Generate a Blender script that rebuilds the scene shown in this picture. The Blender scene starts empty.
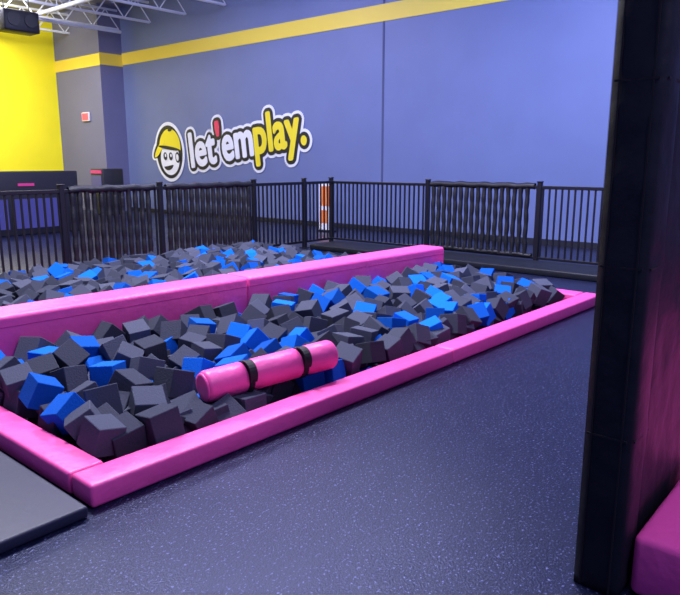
import bpy, bmesh, math, random, time
from mathutils import Vector, Matrix, Euler, noise
random.seed(23)
T0=time.time()
scene=bpy.context.scene
scene.view_settings.view_transform='Standard'
COL=scene.collection

# ---------------- materials ----------------
def new_mat(name):
    m=bpy.data.materials.new(name); m.use_nodes=True
    nt=m.node_tree; b=nt.nodes['Principled BSDF']
    return m,nt,b
def plain(name,col,rough=0.5,metal=0.0,emit=None,es=0,spec=0.5,bump=None,var=0.0):
    m,nt,b=new_mat(name)
    b.inputs['Base Color'].default_value=(*col,1)
    b.inputs['Roughness'].default_value=rough
    b.inputs['Metallic'].default_value=metal
    b.inputs['Specular IOR Level'].default_value=spec
    if emit:
        b.inputs['Emission Color'].default_value=(*emit,1)
        b.inputs['Emission Strength'].default_value=es
    tc=nt.nodes.new('ShaderNodeTexCoord')
    if bump:
        sc,st,dist=bump
        n=nt.nodes.new('ShaderNodeTexNoise'); n.inputs['Scale'].default_value=sc; n.inputs['Detail'].default_value=4
        nt.links.new(tc.outputs['Object'],n.inputs['Vector'])
        bp=nt.nodes.new('ShaderNodeBump'); bp.inputs['Strength'].default_value=st; bp.inputs['Distance'].default_value=dist
        nt.links.new(n.outputs['Fac'],bp.inputs['Height']); nt.links.new(bp.outputs['Normal'],b.inputs['Normal'])
    if var>0:
        n=nt.nodes.new('ShaderNodeTexNoise'); n.inputs['Scale'].default_value=1.3; n.inputs['Detail'].default_value=5
        nt.links.new(tc.outputs['Object'],n.inputs['Vector'])
        mr=nt.nodes.new('ShaderNodeMapRange'); mr.inputs['From Min'].default_value=.3; mr.inputs['From Max'].default_value=.7
        mr.inputs['To Min'].default_value=1-var; mr.inputs['To Max'].default_value=1+var
        nt.links.new(n.outputs['Fac'],mr.inputs['Value'])
        hs=nt.nodes.new('ShaderNodeHueSaturation'); hs.inputs['Color'].default_value=(*col,1)
        nt.links.new(mr.outputs['Result'],hs.inputs['Value']); nt.links.new(hs.outputs['Color'],b.inputs['Base Color'])
    return m
M_wall=plain('wall_paint',(.138,.175,.345),.5,bump=(60,.08,.01),var=.04)
M_pil=plain('pilaster_paint',(.155,.155,.28),.6,bump=(60,.08,.01),var=.04)
M_yel=plain('yellow_paint',(.92,.80,.015),.5,bump=(60,.05,.01),var=.03)
M_stripe=plain('stripe_paint',(.88,.66,.07),.5)
M_seam=plain('seam_dark',(.07,.08,.17),.8)
M_ceil=plain('ceiling_deck',(.26,.26,.36),.8,bump=(8,.1,.02))
M_white=plain('white_steel',(.7,.72,.85),.45)
M_pink=plain('pink_vinyl',(.90,.095,.37),.42,spec=.45,bump=(9,.3,.03),var=.06)
M_black=plain('black_vinyl',(.009,.010,.015),.48,spec=.28,bump=(9,.35,.02))
M_fence=plain('fence_powdercoat',(.005,.005,.009),.4)
M_net=plain('fence_pad',(.005,.005,.008),.5,bump=(40,.4,.02))
M_mat=plain('mat_vinyl',(.016,.019,.042),.5,bump=(20,.15,.01),var=.05)
M_liner=plain('pit_liner',(.01,.01,.015),.9)
M_strap=plain('strap_webbing',(.006,.006,.008),.7,bump=(300,.3,.004))
M_lw=plain('logo_white',(.85,.85,.88),.5)
M_lk=plain('logo_black',(.012,.012,.02),.5)
M_ly=plain('logo_yellow',(.9,.74,.03),.5)
M_lr=plain('logo_red',(.8,.04,.12),.5)
M_or=plain('banner_orange',(.85,.2,.03),.6)
M_exit=plain('exit_glow',(.8,.05,.05),.5,emit=(1,.06,.10),es=1.6)
M_exitw=plain('exit_case',(.8,.8,.85),.5)
M_pinkglow=plain('pink_sign',(.6,.04,.2),.5,emit=(1,.05,.3),es=.08)
M_screen=plain('screen_glow',(.05,.05,.2),.3,emit=(.3,.3,1),es=.06)

def foam_mat(name,col):
    m,nt,b=new_mat(name)
    b.inputs['Roughness'].default_value=.95; b.inputs['Specular IOR Level'].default_value=.15
    at=nt.nodes.new('ShaderNodeAttribute'); at.attribute_name='tone'
    hs=nt.nodes.new('ShaderNodeHueSaturation'); hs.inputs['Color'].default_value=(*col,1)
    nt.links.new(at.outputs['Fac'],hs.inputs['Value']); nt.links.new(hs.outputs['Color'],b.inputs['Base Color'])
    tc=nt.nodes.new('ShaderNodeTexCoord'); n=nt.nodes.new('ShaderNodeTexNoise'); n.inputs['Scale'].default_value=90; n.inputs['Detail'].default_value=4
    nt.links.new(tc.outputs['Object'],n.inputs['Vector'])
    bp=nt.nodes.new('ShaderNodeBump'); bp.inputs['Strength'].default_value=.5; bp.inputs['Distance'].default_value=.008
    nt.links.new(n.outputs['Fac'],bp.inputs['Height']); nt.links.new(bp.outputs['Normal'],b.inputs['Normal'])
    return m
M_fg=foam_mat('foam_charcoal',(.056,.061,.088))
M_fb=foam_mat('foam_blue',(.004,.115,.56))

def floor_mat():
    m,nt,b=new_mat('rubber_floor')
    tc=nt.nodes.new('ShaderNodeTexCoord')
    v=nt.nodes.new('ShaderNodeTexNoise'); v.inputs['Scale'].default_value=75; v.inputs['Detail'].default_value=2
    nt.links.new(tc.outputs['Object'],v.inputs['Vector'])
    cr=nt.nodes.new('ShaderNodeValToRGB')
    e=cr.color_ramp.elements; e[0].position=.61; e[0].color=(.006,.008,.026,1); e[1].position=.70; e[1].color=(.16,.18,.36,1)
    nt.links.new(v.outputs['Fac'],cr.inputs['Fac'])
    n2=nt.nodes.new('ShaderNodeTexNoise'); n2.inputs['Scale'].default_value=.9; n2.inputs['Detail'].default_value=6
    nt.links.new(tc.outputs['Object'],n2.inputs['Vector'])
    mr=nt.nodes.new('ShaderNodeMapRange'); mr.inputs['To Min'].default_value=.23; mr.inputs['To Max'].default_value=.42
    nt.links.new(n2.outputs['Fac'],mr.inputs['Value']); nt.links.new(mr.outputs['Result'],b.inputs['Roughness'])
    nt.links.new(cr.outputs['Color'],b.inputs['Base Color'])
    b.inputs['Specular Tint'].default_value=(.52,.58,1,1); b.inputs['Specular IOR Level'].default_value=.42
    n3=nt.nodes.new('ShaderNodeTexNoise'); n3.inputs['Scale'].default_value=110; n3.inputs['Detail'].default_value=3
    nt.links.new(tc.outputs['Object'],n3.inputs['Vector'])
    bp=nt.nodes.new('ShaderNodeBump'); bp.inputs['Strength'].default_value=.5; bp.inputs['Distance'].default_value=.006
    nt.links.new(n3.outputs['Fac'],bp.inputs['Height']); nt.links.new(bp.outputs['Normal'],b.inputs['Normal'])
    return m
M_floor=floor_mat()

# ---------------- mesh helpers ----------------
def finish(bm,name,mats,parent=None,smooth=False):
    me=bpy.data.meshes.new(name); bm.to_mesh(me); bm.free()
    o=bpy.data.objects.new(name,me); COL.objects.link(o)
    for m in (mats if isinstance(mats,(list,tuple)) else [mats]): me.materials.append(m)
    if smooth:
        for p in me.polygons: p.use_smooth=True
    if parent: o.parent=parent
    return o
def add_box(bm,lo,hi,bev=0,seg=2,M=None,mi=0):
    lo=Vector(lo); hi=Vector(hi)
    t=bmesh.new(); bmesh.ops.create_cube(t,size=1)
    c=(lo+hi)/2; s=hi-lo
    for v in t.verts: v.co=Vector((v.co.x*s.x+c.x,v.co.y*s.y+c.y,v.co.z*s.z+c.z))
    if bev>0: bmesh.ops.bevel(t,geom=t.edges[:],offset=bev,segments=seg,profile=.5,affect='EDGES')
    if M: t.transform(M)
    for f in t.faces: f.material_index=mi; f.smooth=bev>0 and seg>1
    me=bpy.data.meshes.new('t'); t.to_mesh(me); t.free(); bm.from_mesh(me); bpy.data.meshes.remove(me)
def box(name,lo,hi,mat,bev=0,seg=2,parent=None,M=None):
    bm=bmesh.new(); add_box(bm,lo,hi,bev,seg,M); return finish(bm,name,mat,parent)
def add_cyl(bm,p0,p1,r,seg=12,mi=0,r2=None):
    p0=Vector(p0); p1=Vector(p1); d=p1-p0
    M=Matrix.Translation((p0+p1)/2)@d.to_track_quat('Z','Y').to_matrix().to_4x4()
    g=bmesh.ops.create_cone(bm,cap_ends=True,segments=seg,radius1=r,radius2=r if r2 is None else r2,depth=d.length,matrix=M)
    for v in g['verts']:
        for f in v.link_faces: f.material_index=mi
def empty(name,loc=(0,0,0)):
    e=bpy.data.objects.new(name,None); COL.objects.link(e); e.location=loc; return e

# ---------------- room shell ----------------
PX0,PX1,PY0,PY1=1.56,7.40,2.80,8.32     # pit hole
zf=-.36
WY=22.85
bm=bmesh.new()
def quad(x0,y0,x1,y1,z=0):
    vs=[bm.verts.new(p) for p in((x0,y0,z),(x1,y0,z),(x1,y1,z),(x0,y1,z))]; bm.faces.new(vs)
FX0,FX1,FY0,FY1=-7,12.6,-6,WY+.1
quad(FX0,FY0,FX1,PY0); quad(FX0,PY1,FX1,FY1); quad(FX0,PY0,PX0,PY1); quad(PX1,PY0,FX1,PY1)
for pts in (((PX0,PY0,zf),(PX1,PY0,zf),(PX1,PY1,zf),(PX0,PY1,zf)),
            ((PX0,PY0,zf),(PX0,PY0,0),(PX1,PY0,0),(PX1,PY0,zf)),
            ((PX1,PY0,zf),(PX1,PY0,0),(PX1,PY1,0),(PX1,PY1,zf)),
            ((PX1,PY1,zf),(PX1,PY1,0),(PX0,PY1,0),(PX0,PY1,zf)),
            ((PX0,PY1,zf),(PX0,PY1,0),(PX0,PY0,0),(PX0,PY0,zf))):
    f=bm.faces.new([bm.verts.new(p) for p in pts]); f.material_index=1
finish(bm,'floor',[M_floor,M_liner])
CZ=6.4
box('wall_right',(12.5,-6,0),(12.8,WY+.3,CZ),M_wall)
box('wall_pilaster',(11.7,20.0,0),(12.5,WY,CZ),M_pil)
box('wall_back',(-7,WY,0),(11.7,WY+.3,CZ),M_yel)
box('ceiling',(-7,-6,CZ),(12.8,WY+.3,CZ+.15),M_ceil)
box('trim_1',(12.49,9.45,0),(12.5,9.50,CZ),M_seam)
box('trim_2',(12.49,4.33,0),(12.5,4.40,CZ),M_seam)
bm=bmesh.new()
add_box(bm,(12.485,-6,4.65),(12.5,20.0,5.01)); add_box(bm,(11.685,19.985,4.60),(12.5,20.0,4.96)); add_box(bm,(11.685,20.0,4.58),(11.7,WY,4.94))
finish(bm,'trim_stripe',M_stripe)
box('baseboard_right',(12.47,-6,0),(12.5,20,.12),M_lk)

# ceiling joists (open-web)
bm=bmesh.new()
for y in [9.5+1.75*i for i in range(8)]:
    for z in (5.72,6.28):
        add_box(bm,(-6,y-.04,z-.03),(12.4,y+.04,z+.03))
    x=-6;k=0
    while x<12.0:
        a=(x,y,5.72 if k%2 else 6.28); b=(x+.45,y,6.28 if k%2 else 5.72)
        add_cyl(bm,a,b,.018,6); x+=.45;k+=1
finish(bm,'ceiling_joists',M_white)
bm=bmesh.new()
add_cyl(bm,(9.4,-2,5.6),(9.4,WY-.05,5.6),.06,12)
add_cyl(bm,(-5,19.2,5.5),(12,19.2,5.5),.05,12)
for y in (10,14,18,22): add_cyl(bm,(9.4,y,5.6),(9.4,y,6.4),.012,6)
finish(bm,'sprinkler_pipe',M_white)

# hanging speaker
e=empty('hanging_speaker',(7.8,16.9,4.9))
bm=bmesh.new(); add_box(bm,(-.42,-.25,-.26),(.42,.25,.22),.03); o=finish(bm,'cabinet',M_lk,e)
bm=bmesh.new(); add_cyl(bm,(-.2,-.25,0),(-.2,-.27,0),.15,24); add_cyl(bm,(.2,-.25,0),(.2,-.27,0),.15,24); finish(bm,'cones',M_fence,e)
bm=bmesh.new()
for x in(-.3,.3): add_cyl(bm,(x,0,.2),(x,0,1.5),.012,8)
finish(bm,'hanger_rods',M_lk,e)

# exit sign
e=empty('exit_sign',(11.69,21.0,3.05))
box('case',(-.06,-.22,-.14),(0,.22,.14),M_exitw,.01,2,e)
box('face',(-.066,-.19,-.11),(-.06,.19,.11),M_exit,0,2,e)

# ---------------- logo ----------------
logo=empty('wall_logo',(12.485,14.25,2.17))
tilt=math.radians(7.2)
B=Matrix(((0,0,-1,0),(-1,0,0,0),(0,1,0,0),(0,0,0,1)))@Matrix.Rotation(tilt,4,'Z')
def glyph(s,size):
    c=bpy.data.curves.new('g','FONT'); c.body=s; c.size=size; c.extrude=.004; c.resolution_u=4; c.space_character=1.04
    ob=bpy.data.objects.new('g',c); COL.objects.link(ob)
    bpy.context.view_layer.update()
    dg=bpy.context.evaluated_depsgraph_get()
    me=bpy.data.meshes.new_from_object(ob.evaluated_get(dg)); bpy.data.objects.remove(ob); return me
def text(name,src,x,y,rad,lift,mat,sx,n):
    bm=bmesh.new()
    offs=[(0,0)]+[(rad*math.cos(2*math.pi*i/n),rad*math.sin(2*math.pi*i/n)) for i in range(n)]
    for i,(ox,oy) in enumerate(offs):
        t=src.copy(); t.transform(Matrix.Translation((x+ox,y+oy,lift+i*.00012))@Matrix.Diagonal((sx,1.06,1,1))); bm.from_mesh(t); bpy.data.meshes.remove(t)
    for f in bm.faces: f.material_index=0
    bm.transform(B); finish(bm,name,mat,logo)
S=1.32
def seg_text(nm,s,x,y,col,sx):
    g=glyph(s,S)
    text(nm+'_outline',g,x,y,.21,.004,M_lw,sx,24)
    text(nm+'_shadow',g,x,y,.135,.016,M_lk,sx,20)
    text(nm+'_fill',g,x,y,.042,.028,col,sx,12)
seg_text('let','let',-2.42,-.42,M_lw,.86)
seg_text('apostrophe',"'",-1.14,-.34,M_lr,1.0)
seg_text('em','em',-.90,-.42,M_lw,.80)
seg_text('play','play.',.43,-.40,M_ly,.80)
def poly(name,pts,lift,mat,d=.008):
    bm=bmesh.new()
    vs=[bm.verts.new((x,y,lift)) for x,y in pts]; f=bm.faces.new(vs)
    r=bmesh.ops.extrude_face_region(bm,geom=[f])
    for v in [g for g in r['geom'] if isinstance(g,bmesh.types.BMVert)]: v.co.z+=d
    bmesh.ops.recalc_face_normals(bm,faces=bm.faces[:])
    bm.transform(B)
    return finish(bm,name,mat,logo)
def ell(cx,cy,rx,ry,a0=0,a1=360,n=40,rot=0):
    out=[]
    for i in range(n+ (0 if a1-a0==360 else 1)):
        a=math.radians(a0+(a1-a0)*i/n); x=rx*math.cos(a);y=ry*math.sin(a);r=math.radians(rot)
        out.append((cx+x*math.cos(r)-y*math.sin(r),cy+x*math.sin(r)+y*math.cos(r)))
    return out
mx,my=-3.42,.16
poly('mascot_outline',ell(mx,my,.76,.90),.002,M_lw)
poly('mascot_outline_brim',ell(mx-.50,my+.22,.52,.24,rot=38),.004,M_lw)
poly('mascot_shadow',ell(mx,my,.66,.80),.012,M_lk)
poly('mascot_shadow_brim',ell(mx-.48,my+.20,.44,.16,rot=38),.014,M_lk)
poly('mascot_face',ell(mx+.02,my-.20,.48,.50),.022,M_lw)
poly('mascot_cap',ell(mx+.08,my+.12,.54,.56,0,180,rot=-16),.032,M_ly)
poly('mascot_brim',ell(mx-.44,my+.16,.36,.10,rot=38),.042,M_ly)
poly('mascot_cap_band',ell(mx+.04,my+.12,.54,.05,rot=-14),.044,M_lk)
poly('mascot_cap_button',ell(mx+.20,my+.64,.10,.05),.044,M_lk)
poly('mascot_eye_1',ell(mx-.20,my-.10,.09,.12),.034,M_lk)
poly('mascot_eye_1_glint',ell(mx-.17,my-.08,.035,.05),.044,M_lw)
poly('mascot_eye_2',ell(mx+.08,my-.14,.09,.12),.034,M_lk)
poly('mascot_eye_2_glint',ell(mx+.11,my-.12,.035,.05),.044,M_lw)
poly('mascot_mouth',ell(mx-.08,my-.38,.24,.16,190,350),.034,M_lk)
poly('mascot_ear',ell(mx+.42,my-.22,.11,.16),.034,M_lk)
poly('mascot_ear_in',ell(mx+.42,my-.22,.06,.10),.044,M_lw)

# ---------------- pit border ----------------
BH=.12
pb=empty('pit_border_padding')
def border(name,p0,p1,w,side,seglen=2.0):
    p0=Vector(p0);p1=Vector(p1);d=p1-p0;L=d.length;ang=math.atan2(d.y,d.x)
    M=Matrix.Translation((p0.x,p0.y,0))@Matrix.Rotation(ang,4,'Z')
    n=max(1,round(L/seglen)); bm=bmesh.new()
    for i in range(n):
        a=L*i/n+.0015; b=L*(i+1)/n-.0015
        lo=(a,0 if side>0 else -w,0.002); hi=(b,w if side>0 else 0,BH)
        add_box(bm,lo,hi,.018,3,M)
    return finish(bm,name,M_pink,pb)
border('pad_1',(1.41,2.745),(7.62,2.60),.20,1,3.1)
border('pad_2',(1.41,8.45),(1.41,2.95),.19,1,2.8)
border('pad_3',(7.62,2.81),(7.62,8.45),.24,1,2.8)
border('pad_4',(7.36,8.48),(1.62,8.48),.2,1,3)

# ---------------- beam ----------------
bang=math.atan2(-.27,5.48)
MB=Matrix.Translation((1.62,4.92,0))@Matrix.Rotation(bang,4,'Z')
e=empty('balance_beam')
bm=bmesh.new()
cuts=[.03,2.6,5.88]
for i in range(2):
    add_box(bm,(cuts[i]+.002,0,.125),(cuts[i+1]-.002,.38,.51),.035,4,MB)
finish(bm,'padded_cover',M_pink,e)
bm=bmesh.new(); add_box(bm,(.03,-.004,.42),(5.85,.0,.426),0,1,MB); finish(bm,'seam',plain('pink_seam',(.6,.05,.27),.5),e)
bm=bmesh.new(); add_box(bm,(.05,.08,zf),(.2,.3,.13),0,1,MB); add_box(bm,(5.4,.08,zf),(5.55,.3,.13),0,1,MB); add_box(bm,(2.8,.08,zf),(2.95,.3,.13),0,1,MB); finish(bm,'supports',M_liner,e)

# ---------------- foam roll ----------------
ra=Vector((2.42,3.20,.235)); rb=Vector((3.38,2.99,.28))
RR=.102
d=(rb-ra); L=d.length
e=empty('foam_roll',ra)
e.rotation_mode='QUATERNION'; e.rotation_quaternion=d.to_track_quat('Z','Y')
def lathe(prof,seg=32):
    bm=bmesh.new(); rings=[]
    for z,r in prof:
        rings.append([bm.verts.new((r*math.cos(2*math.pi*i/seg),r*math.sin(2*math.pi*i/seg),z)) for i in range(seg)])
    for a,b in zip(rings,rings[1:]):
        for i in range(seg): bm.faces.new((a[i],a[(i+1)%seg],b[(i+1)%seg],b[i]))
    bm.faces.new(rings[0][::-1]); bm.faces.new(rings[-1]); return bm
prof=[(.0,RR-.02),(.008,RR-.006),(.025,RR),(.28*L-.01,RR),(.28*L,RR-.006),(.35*L,RR-.006),(.35*L+.01,RR)]
prof+=[(.70*L-.01,RR),(.70*L,RR-.006),(.77*L,RR-.006),(.77*L+.01,RR),(L-.025,RR),(L-.008,RR-.008),(L,RR-.025)]
finish(lathe(prof),'cover',M_pink,e,True)
finish(lathe([(-.008,RR-.03),(-.006,RR-.014),(.004,RR-.012)]),'end_cap',M_pink,e,True)
for k,z in enumerate((.28*L,.70*L)):
    finish(lathe([(z,RR-.004),(z+.002,RR+.004),(z+.036,RR+.004),(z+.038,RR-.004)]),'strap_%d'%(k+1),M_strap,e,True)
    bm=bmesh.new(); N=10
    dirv=(e.rotation_quaternion.inverted()@Vector((-.35,-.65,.55))); a0=math.atan2(dirv.y,dirv.x)
    for i in range(N):
        a=a0-.75+1.5*i/N; b=a0-.75+1.5*(i+1)/N
        r0=RR+.004+.03*math.sin(math.pi*i/N); r1=RR+.004+.03*math.sin(math.pi*(i+1)/N)
        q=[(r*math.cos(t),r*math.sin(t)) for r,t in((r0,a),(r1,b),(r1+.009,b),(r0+.009,a))]
        vv=[[bm.verts.new((x,y,zz)) for x,y in q] for zz in(z-.006,z+.044)]
        for j in range(4): bm.faces.new((vv[0][j],vv[0][(j+1)%4],vv[1][(j+1)%4],vv[1][j]))
        bm.faces.new(vv[0][::-1]); bm.faces.new(vv[1])
    finish(bm,'handle_%d'%(k+1),M_strap,e)

# ---------------- foam blocks by rigid body ----------------
fs=.185
cub=bpy.data.meshes.new('cubetmp'); b=bmesh.new(); bmesh.ops.create_cube(b,size=fs); b.to_mesh(cub); b.free()
tmp=[];passive=[]
def spawn(x0,x1,y0,y1,layers):
    s=.235
    nx=int((x1-x0)/s); ny=int((y1-y0)/s)
    for l in range(layers):
        for i in range(nx):
            for j in range(ny):
                o=bpy.data.objects.new('fb',cub); COL.objects.link(o)
                o.location=(x0+(i+.5)*(x1-x0)/nx+random.uniform(-.04,.04),y0+(j+.5)*(y1-y0)/ny+random.uniform(-.04,.04),zf+.2+l*.28)
                o.rotation_euler=(random.uniform(0,6.28),random.uniform(0,6.28),random.uniform(0,6.28))
                tmp.append(o)
def pbox(lo,hi,M=None):
    me=bpy.data.meshes.new('p'); b=bmesh.new(); lo=Vector(lo);hi=Vector(hi); c=(lo+hi)/2; s=hi-lo
    bmesh.ops.create_cube(b,size=1); 
    for v in b.verts: v.co=Vector((v.co.x*s.x,v.co.y*s.y,v.co.z*s.z))
    b.to_mesh(me); b.free(); o=bpy.data.objects.new('p',me); COL.objects.link(o)
    o.matrix_world=(M or Matrix())@Matrix.Translation(c); passive.append(o)
IX0,IX1=1.61,7.37
spawn(IX0+.02,IX1-.02,2.97,4.66,4)
spawn(IX0+.02,IX1-.02,5.32,8.26,4)
pbox((0,1,zf-1),(9,10,zf)); pbox((.6,1,-1),(IX0,10,3)); pbox((IX1,1,-1),(8.4,10,3))
pbox((0,2,-1),(9,2.95,3)); pbox((0,8.29,-1),(9,9.3,3)); pbox((-.5,.0,-1),(7,.38,3),MB)
mats=[]
try:
    bpy.ops.rigidbody.world_add()
    rw=scene.rigidbody_world
    rw.collection=bpy.data.collections.new('rb'); rw.substeps_per_frame=8; rw.solver_iterations=10
    rw.point_cache.frame_end=80
    vl=bpy.context.view_layer
    def reg(objs,typ,shape):
        for o in bpy.context.selected_objects: o.select_set(False)
        for o in objs: o.select_set(True)
        vl.objects.active=objs[0]
        bpy.ops.rigidbody.objects_add(type=typ)
        for o in objs:
            o.rigid_body.collision_shape=shape; o.rigid_body.friction=.9; o.rigid_body.use_margin=True; o.rigid_body.collision_margin=.002
            if typ=='ACTIVE': o.rigid_body.mass=.3; o.rigid_body.angular_damping=.5; o.rigid_body.linear_damping=.1
            o.rigid_body.restitution=0
    reg(tmp,'ACTIVE','BOX'); reg(passive,'PASSIVE','BOX')
    for f in range(1,50): scene.frame_set(f)
    dg=bpy.context.evaluated_depsgraph_get()
    mats=[o.evaluated_get(dg).matrix_world.copy() for o in tmp]
    zs=[m.translation.z for m in mats]
    print('SIM n',len(mats),'zmin %.2f zmax %.2f mean %.2f'%(min(zs),max(zs),sum(zs)/len(zs)),'t',time.time()-T0)
    scene.frame_set(1)
    bpy.ops.rigidbody.world_remove()
except Exception as ex:
    print('SIM FAIL',ex); mats=[o.matrix_basis.copy() for o in tmp]
for o in tmp+passive: bpy.data.objects.remove(o)
mats=[m for m in mats if m.translation.z>zf-.1 and m.translation.z<.9]
MBi=MB.inverted()
G=.18; top={}
for m in mats:
    p=m.translation; k=(int(p.x/G),int(p.y/G)); top[k]=max(top.get(k,-1),p.z)
add=0
for i in range(int(1.75/G),int(7.3/G)+1):
    for j in range(int(3.05/G),int(8.25/G)+1):
        x=(i+.5)*G;y=(j+.5)*G; lb=MBi@Vector((x,y,0))
        if -.08<lb.y<.46 or x>7.3 or y>8.2 or y<3.04: continue
        h=max(top.get((i+a,j+b2),-1) for a in(-1,0,1) for b2 in(-1,0,1) if abs(a)+abs(b2)<2)
        want=.07+.14*(max(0,1+lb.y/.8) if lb.y<0 else .3)
        if h<want:
            m=Matrix.Translation((x,y,want+random.uniform(-.03,.03)))@Euler([random.uniform(0,6) for _ in range(3)]).to_matrix().to_4x4()
            mats.append(m); add+=1; top[(i,j)]=want
tpl=bmesh.new(); bmesh.ops.create_cube(tpl,size=fs); bmesh.ops.bevel(tpl,geom=tpl.edges[:],offset=.004,segments=1,affect='EDGES')
tv=[v.co.copy() for v in tpl.verts]; tf=[[v.index for v in f.verts] for f in tpl.faces]
V=[];F=[];MI=[];TN=[];blues=[]
order=sorted(range(len(mats)),key=lambda i:-mats[i].translation.z)
for i in order:
    m=mats[i]
    base=len(V); sc=random.uniform(.86,1.03); loc,rot,_=m.decompose(); q=rot.to_matrix()
    if loc.z>-.05:
        ax=Vector((random.uniform(-1,1),random.uniform(-1,1),random.uniform(-.4,.4))).normalized()
        q=Matrix.Rotation(random.choice((-1,1))*random.uniform(.2,.8),3,ax)@q
    front=min(1,max(0,(loc.y-2.95)/1.3)) if loc.y<5 else 1
    cap=.09+.12*front
    if loc.z>cap: loc.z=cap+(loc.z-cap)*.30
    s=max(-.05,min(L+.05,(loc-ra).dot(d)/L)); ax=ra+d*(s/L); dv=loc-ax
    h=math.hypot(dv.x,dv.y)
    if h<RR+fs*.45: loc.z=min(loc.z,ax.z-RR-fs*.40)
    elif h<RR+fs*.8: loc.z=min(loc.z,ax.z-.07)
    loc.x=min(max(loc.x,IX0+fs*.5),IX1-fs*.6); loc.y=min(max(loc.y,2.95+fs*.55),8.27-fs*.6)
    lb=MBi@loc
    if -.12<lb.y<.2: lb.y=-.12; loc=MB@lb
    elif .2<=lb.y<.5: lb.y=.5; loc=MB@lb
    V+= [tuple(q@(c*sc)+loc) for c in tv]; F+=[[base+i for i in f] for f in tf]
    blue=0
    if random.random()<.34:
        n=sum(1 for p in blues if (p-loc).length<.26)
        if n==0 or (n==1 and random.random()<.4): blue=1; blues.append(loc.copy())
    t=random.uniform(.65,1.4)
    MI+=[blue]*len(tf); TN+=[t]*len(tf)
me=bpy.data.meshes.new('foam_blocks'); me.from_pydata(V,[],F); me.materials.append(M_fg); me.materials.append(M_fb)
me.polygons.foreach_set('material_index',MI)
a=me.attributes.new('tone','FLOAT','FACE'); a.data.foreach_set('value',TN)
me.update(); o=bpy.data.objects.new('foam_blocks',me); COL.objects.link(o)

# ---------------- fence ----------------
FH=1.24
def padded_picket(bm,x,y,z0,z1,phase):
    seg=8;n=34; prev=None
    for k in range(n+1):
        z=z0+(z1-z0)*k/n; r=.033+.007*abs(math.sin((k/n)*math.pi*5+phase*.1))
        ox=.003*math.sin(k*.5+phase*3)
        ring=[bm.verts.new((x+ox+r*math.cos(2*math.pi*i/seg),y+ox+r*math.sin(2*math.pi*i/seg),z)) for i in range(seg)]
        if prev:
            for i in range(seg): 
                f=bm.faces.new((prev[i],prev[(i+1)%seg],ring[(i+1)%seg],ring[i])); f.smooth=True
        prev=ring
def fence(name,p0,p1,posts,padded):
    p0=Vector(p0);p1=Vector(p1);d=p1-p0;L=d.length
    root=empty(name,(p0.x,p0.y,0)); ang=math.atan2(d.y,d.x); root.rotation_euler=(0,0,ang)
    bm=bmesh.new()
    add_box(bm,(0,-.025,FH-.05),(L,.025,FH),.006,1); add_box(bm,(0,-.02,.10),(L,.02,.14),.004,1)
    finish(bm,'rails',M_fence,root)
    bm=bmesh.new(); x=.06
    def inpad(x): return any(a<x<b for a,b in padded)
    while x<L:
        if not inpad(x): add_box(bm,(x-.012,-.012,.12),(x+.012,.012,FH-.03),0)
        x+=.10
    finish(bm,'pickets',M_fence,root)
    bm=bmesh.new()
    for x in posts:
        add_box(bm,(x-.035,-.035,0),(x+.035,.035,FH+.05),.006,1); add_box(bm,(x-.045,-.045,FH+.05),(x+.045,.045,FH+.07),.01,1)
        add_box(bm,(x-.07,-.07,0),(x+.07,.07,.015),0)
    finish(bm,'posts',M_fence,root)
    if padded:
        bm=bmesh.new(); 
        for a,b in padded:
            x=a+.05;k=0
            while x<b-.02:
                padded_picket(bm,x,0,.13,FH-.02,k*1.3); x+=.108;k+=1
            for z,rr in ((FH-.01,.045),(.15,.035)):
                n=int((b-a)/.05); prev=None
                for k in range(n+1):
                    xx=a+(b-a)*k/n; r=rr*(1+.2*abs(math.sin(k*.7))); zz=z+.006*math.sin(k*.8+z*9)
                    ring=[bm.verts.new((xx,r*math.cos(2*math.pi*i/8),zz+r*math.sin(2*math.pi*i/8))) for i in range(8)]
                    if prev:
                        for i in range(8):
                            f=bm.faces.new((prev[i],prev[(i+1)%8],ring[(i+1)%8],ring[i])); f.smooth=True
                    prev=ring
        bmesh.ops.recalc_face_normals(bm,faces=bm.faces[:])
        finish(bm,'padding',M_net,root)
    return root
fence('safety_railing',(.2,8.72),(9.85,8.72),[.04,2.3,4.2,5.75,7.65,8.9],[(4.3,5.65),(5.85,7.55)])
fence('safety_railing',(9.9,8.75),(9.9,-2),[.0,2.25,4.3,6.4,8.5],[(2.32,4.22)])
box('curb_pad',(9.0,-2,0),(9.8,8.5,.10),M_black,.02,2)

# ---------------- black mat ----------------
box('floor_mat',(-1.2,2.69,.002),(1.365,5.1,.062),M_mat,.015,3)

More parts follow.
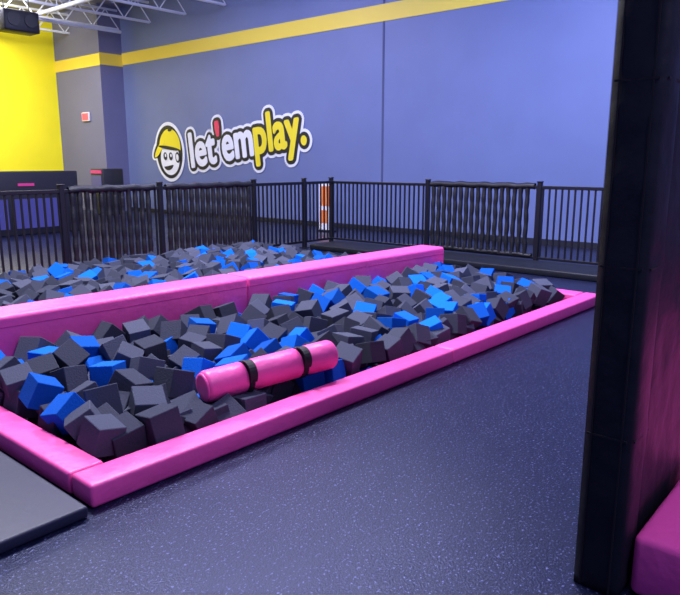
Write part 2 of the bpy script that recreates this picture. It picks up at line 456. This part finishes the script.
# ---------------- padded column ----------------
e=empty('padded_column',(2.35,.66,0))
def pad(name,x0,x1,y0,y1,z0,z1,seed):
    nx=max(2,int((x1-x0)/.03)); ny=max(2,int((y1-y0)/.03)); nz=int((z1-z0)/.035)
    bm=bmesh.new(); bmesh.ops.create_cube(bm,size=1)
    for A,n in ((0,nx),(1,ny),(2,nz)):
        es=[e2 for e2 in bm.edges if abs((e2.verts[0].co-e2.verts[1].co)[A])>.9]
        bmesh.ops.subdivide_edges(bm,edges=es,cuts=n-1,use_grid_fill=True)
    for v in bm.verts:
        k=v.co+Vector((.5,.5,.5)); p=Vector((x0+(x1-x0)*k.x,y0+(y1-y0)*k.y,z0+(z1-z0)*k.z))
        on=[abs(abs(c)-.5)<1e-4 for c in v.co]
        n=Vector([math.copysign(1,c) if o else 0 for c,o in zip(v.co,on)])
        cnt=sum(on)
        u=[min(a,1-a)*s for a,s in zip(k,((x1-x0),(y1-y0),(z1-z0)))]
        if cnt==1:
            ed=min([u[i] for i in range(3) if not on[i]])
            wr=noise.noise(Vector((p.x*10+seed,p.y*10,p.z*7)))*.007+noise.noise(Vector((p.x*25+seed,p.y*25,p.z*16)))*.003
            p+=n*(.010*(1-math.exp(-ed/.02))+wr*min(1,ed/.02))
        v.co=p
    for f in bm.faces: f.smooth=True
    return finish(bm,name,M_black,e)
pad('vinyl_panel_1',0,.175,0,.165,.003,3.0,0)
pad('vinyl_panel_2',.178,.9,.02,.15,.003,3.0,9)
bm=bmesh.new()
for z in (.62,1.24,1.86,2.48): add_box(bm,(-.0105,.012,z),(-.006,.155,z+.007)); add_box(bm,(.01,-.0105,z),(.165,-.006,z+.007))
add_box(bm,(-.0115,.028,.01),(-.007,.034,2.98)); add_box(bm,(-.0115,.136,.01),(-.007,.141,2.98))
finish(bm,'stitched_seams',M_strap,e)

# pink ledge pad beside the column
bm=bmesh.new()
add_box(bm,(2.41,-1.6,.002),(4.4,.64,.245),.03,3); add_box(bm,(4.41,-1.6,.002),(6.4,.64,.245),.03,3)
finish(bm,'ledge_pad',M_pink)

# ---------------- far items ----------------
e=empty('check_in_booth',(5.6,15.0,0))
box('counter',(-2.6,0,0),(2.4,.6,1.40),M_lk,.02,2,e)
bm=bmesh.new()
for x in (-2.3,-1.2,-.1,1.0):
    add_box(bm,(x,-.02,1.08),(x+.36,0,1.14))
finish(bm,'pink_labels',M_pinkglow,e)
bm=bmesh.new()
for x in (-2.4,-1.3,-.2,.9): add_box(bm,(x,-.015,.15),(x+.95,0,.8))
finish(bm,'lit_panels',M_screen,e)

e=empty('arcade_cabinet',(11.1,19.0,0))
box('body',(-.35,-.35,0),(.35,.35,1.4),M_lk,.03,2,e)
box('screen',(-.37,-.28,.85),(-.35,.28,1.2),M_screen,0,1,e)
box('marquee',(-.37,-.3,1.26),(-.35,.3,1.36),M_pinkglow,0,1,e)

e=empty('pull_up_banner',(11.6,10.4,0))
box('sheet',(-.01,-.22,.05),(.01,.22,1.15),M_lw,0,1,e)
bm=bmesh.new(); add_box(bm,(-.016,-.2,.6),(-.01,.15,1.05)); add_box(bm,(-.016,-.05,.2),(-.01,.2,.5)); finish(bm,'print',M_or,e)
box('base',(-.08,-.24,0),(.08,.24,.05),M_lk,.01,1,e)

# ---------------- lights ----------------
def area(name,loc,sx,sy,col,pw,aim=None):
    l=bpy.data.lights.new(name,'AREA'); l.shape='RECTANGLE'; l.size=sx; l.size_y=sy; l.energy=pw; l.color=col
    o=bpy.data.objects.new(name,l); COL.objects.link(o); o.location=loc
    if aim: o.rotation_euler=(Vector(aim)-Vector(loc)).to_track_quat('-Z','Y').to_euler()
    return o
PUR=(.60,.58,1.0); BLU=(.32,.45,1.0); WHT=(.84,.83,1.0)
area('ledge_fill',(3.0,6.0,6.1),1.3,1.3,WHT,720)
area('ledge_fill',(6.5,5.0,6.1),1.3,1.3,(.78,.77,1),560)
area('ledge_fill',(3.0,0.5,6.1),2.0,2.0,PUR,140)
area('ledge_fill',(1.5,-3.0,6.1),1.5,1.5,PUR,240)  # unseen fill lamp, added to brighten the shaded pink ledge pad
area('ledge_fill',(8.5,10.5,6.1),2.0,2.0,PUR,330)
area('ledge_fill',(7.0,18.0,6.1),2.5,2.5,WHT,400)
area('wall_wash_light',(8.0,3.0,6.0),2.0,2.0,BLU,600,(12.5,5.5,3.0))
area('wall_wash_light',(8.5,13.0,6.0),2.0,2.0,(.60,.63,1),210,(12.5,14,2.5))
area('entry_light',(1.5,14.0,6.1),2.5,2.5,WHT,220)
area('yellow_wall_fill',(7.5,19.5,6.0),3,1,(1,.97,.85),470,(7.5,22.8,2.8))  # added fill aimed at the back wall to lift its yellow, no real fixture

w=bpy.data.worlds.new('World'); scene.world=w; w.use_nodes=True
w.node_tree.nodes['Background'].inputs['Color'].default_value=(.30,.34,.98,1)
w.node_tree.nodes['Background'].inputs['Strength'].default_value=.48

# ---------------- camera ----------------
c=bpy.data.cameras.new('camera'); co=bpy.data.objects.new('camera',c); COL.objects.link(co)
co.location=(0,0,1.6); co.rotation_euler=(math.radians(78.5),0,math.radians(-49.28))
c.sensor_width=36; c.lens=35.26; c.clip_start=.05; c.clip_end=200
scene.camera=co
print('DONE',time.time()-T0)
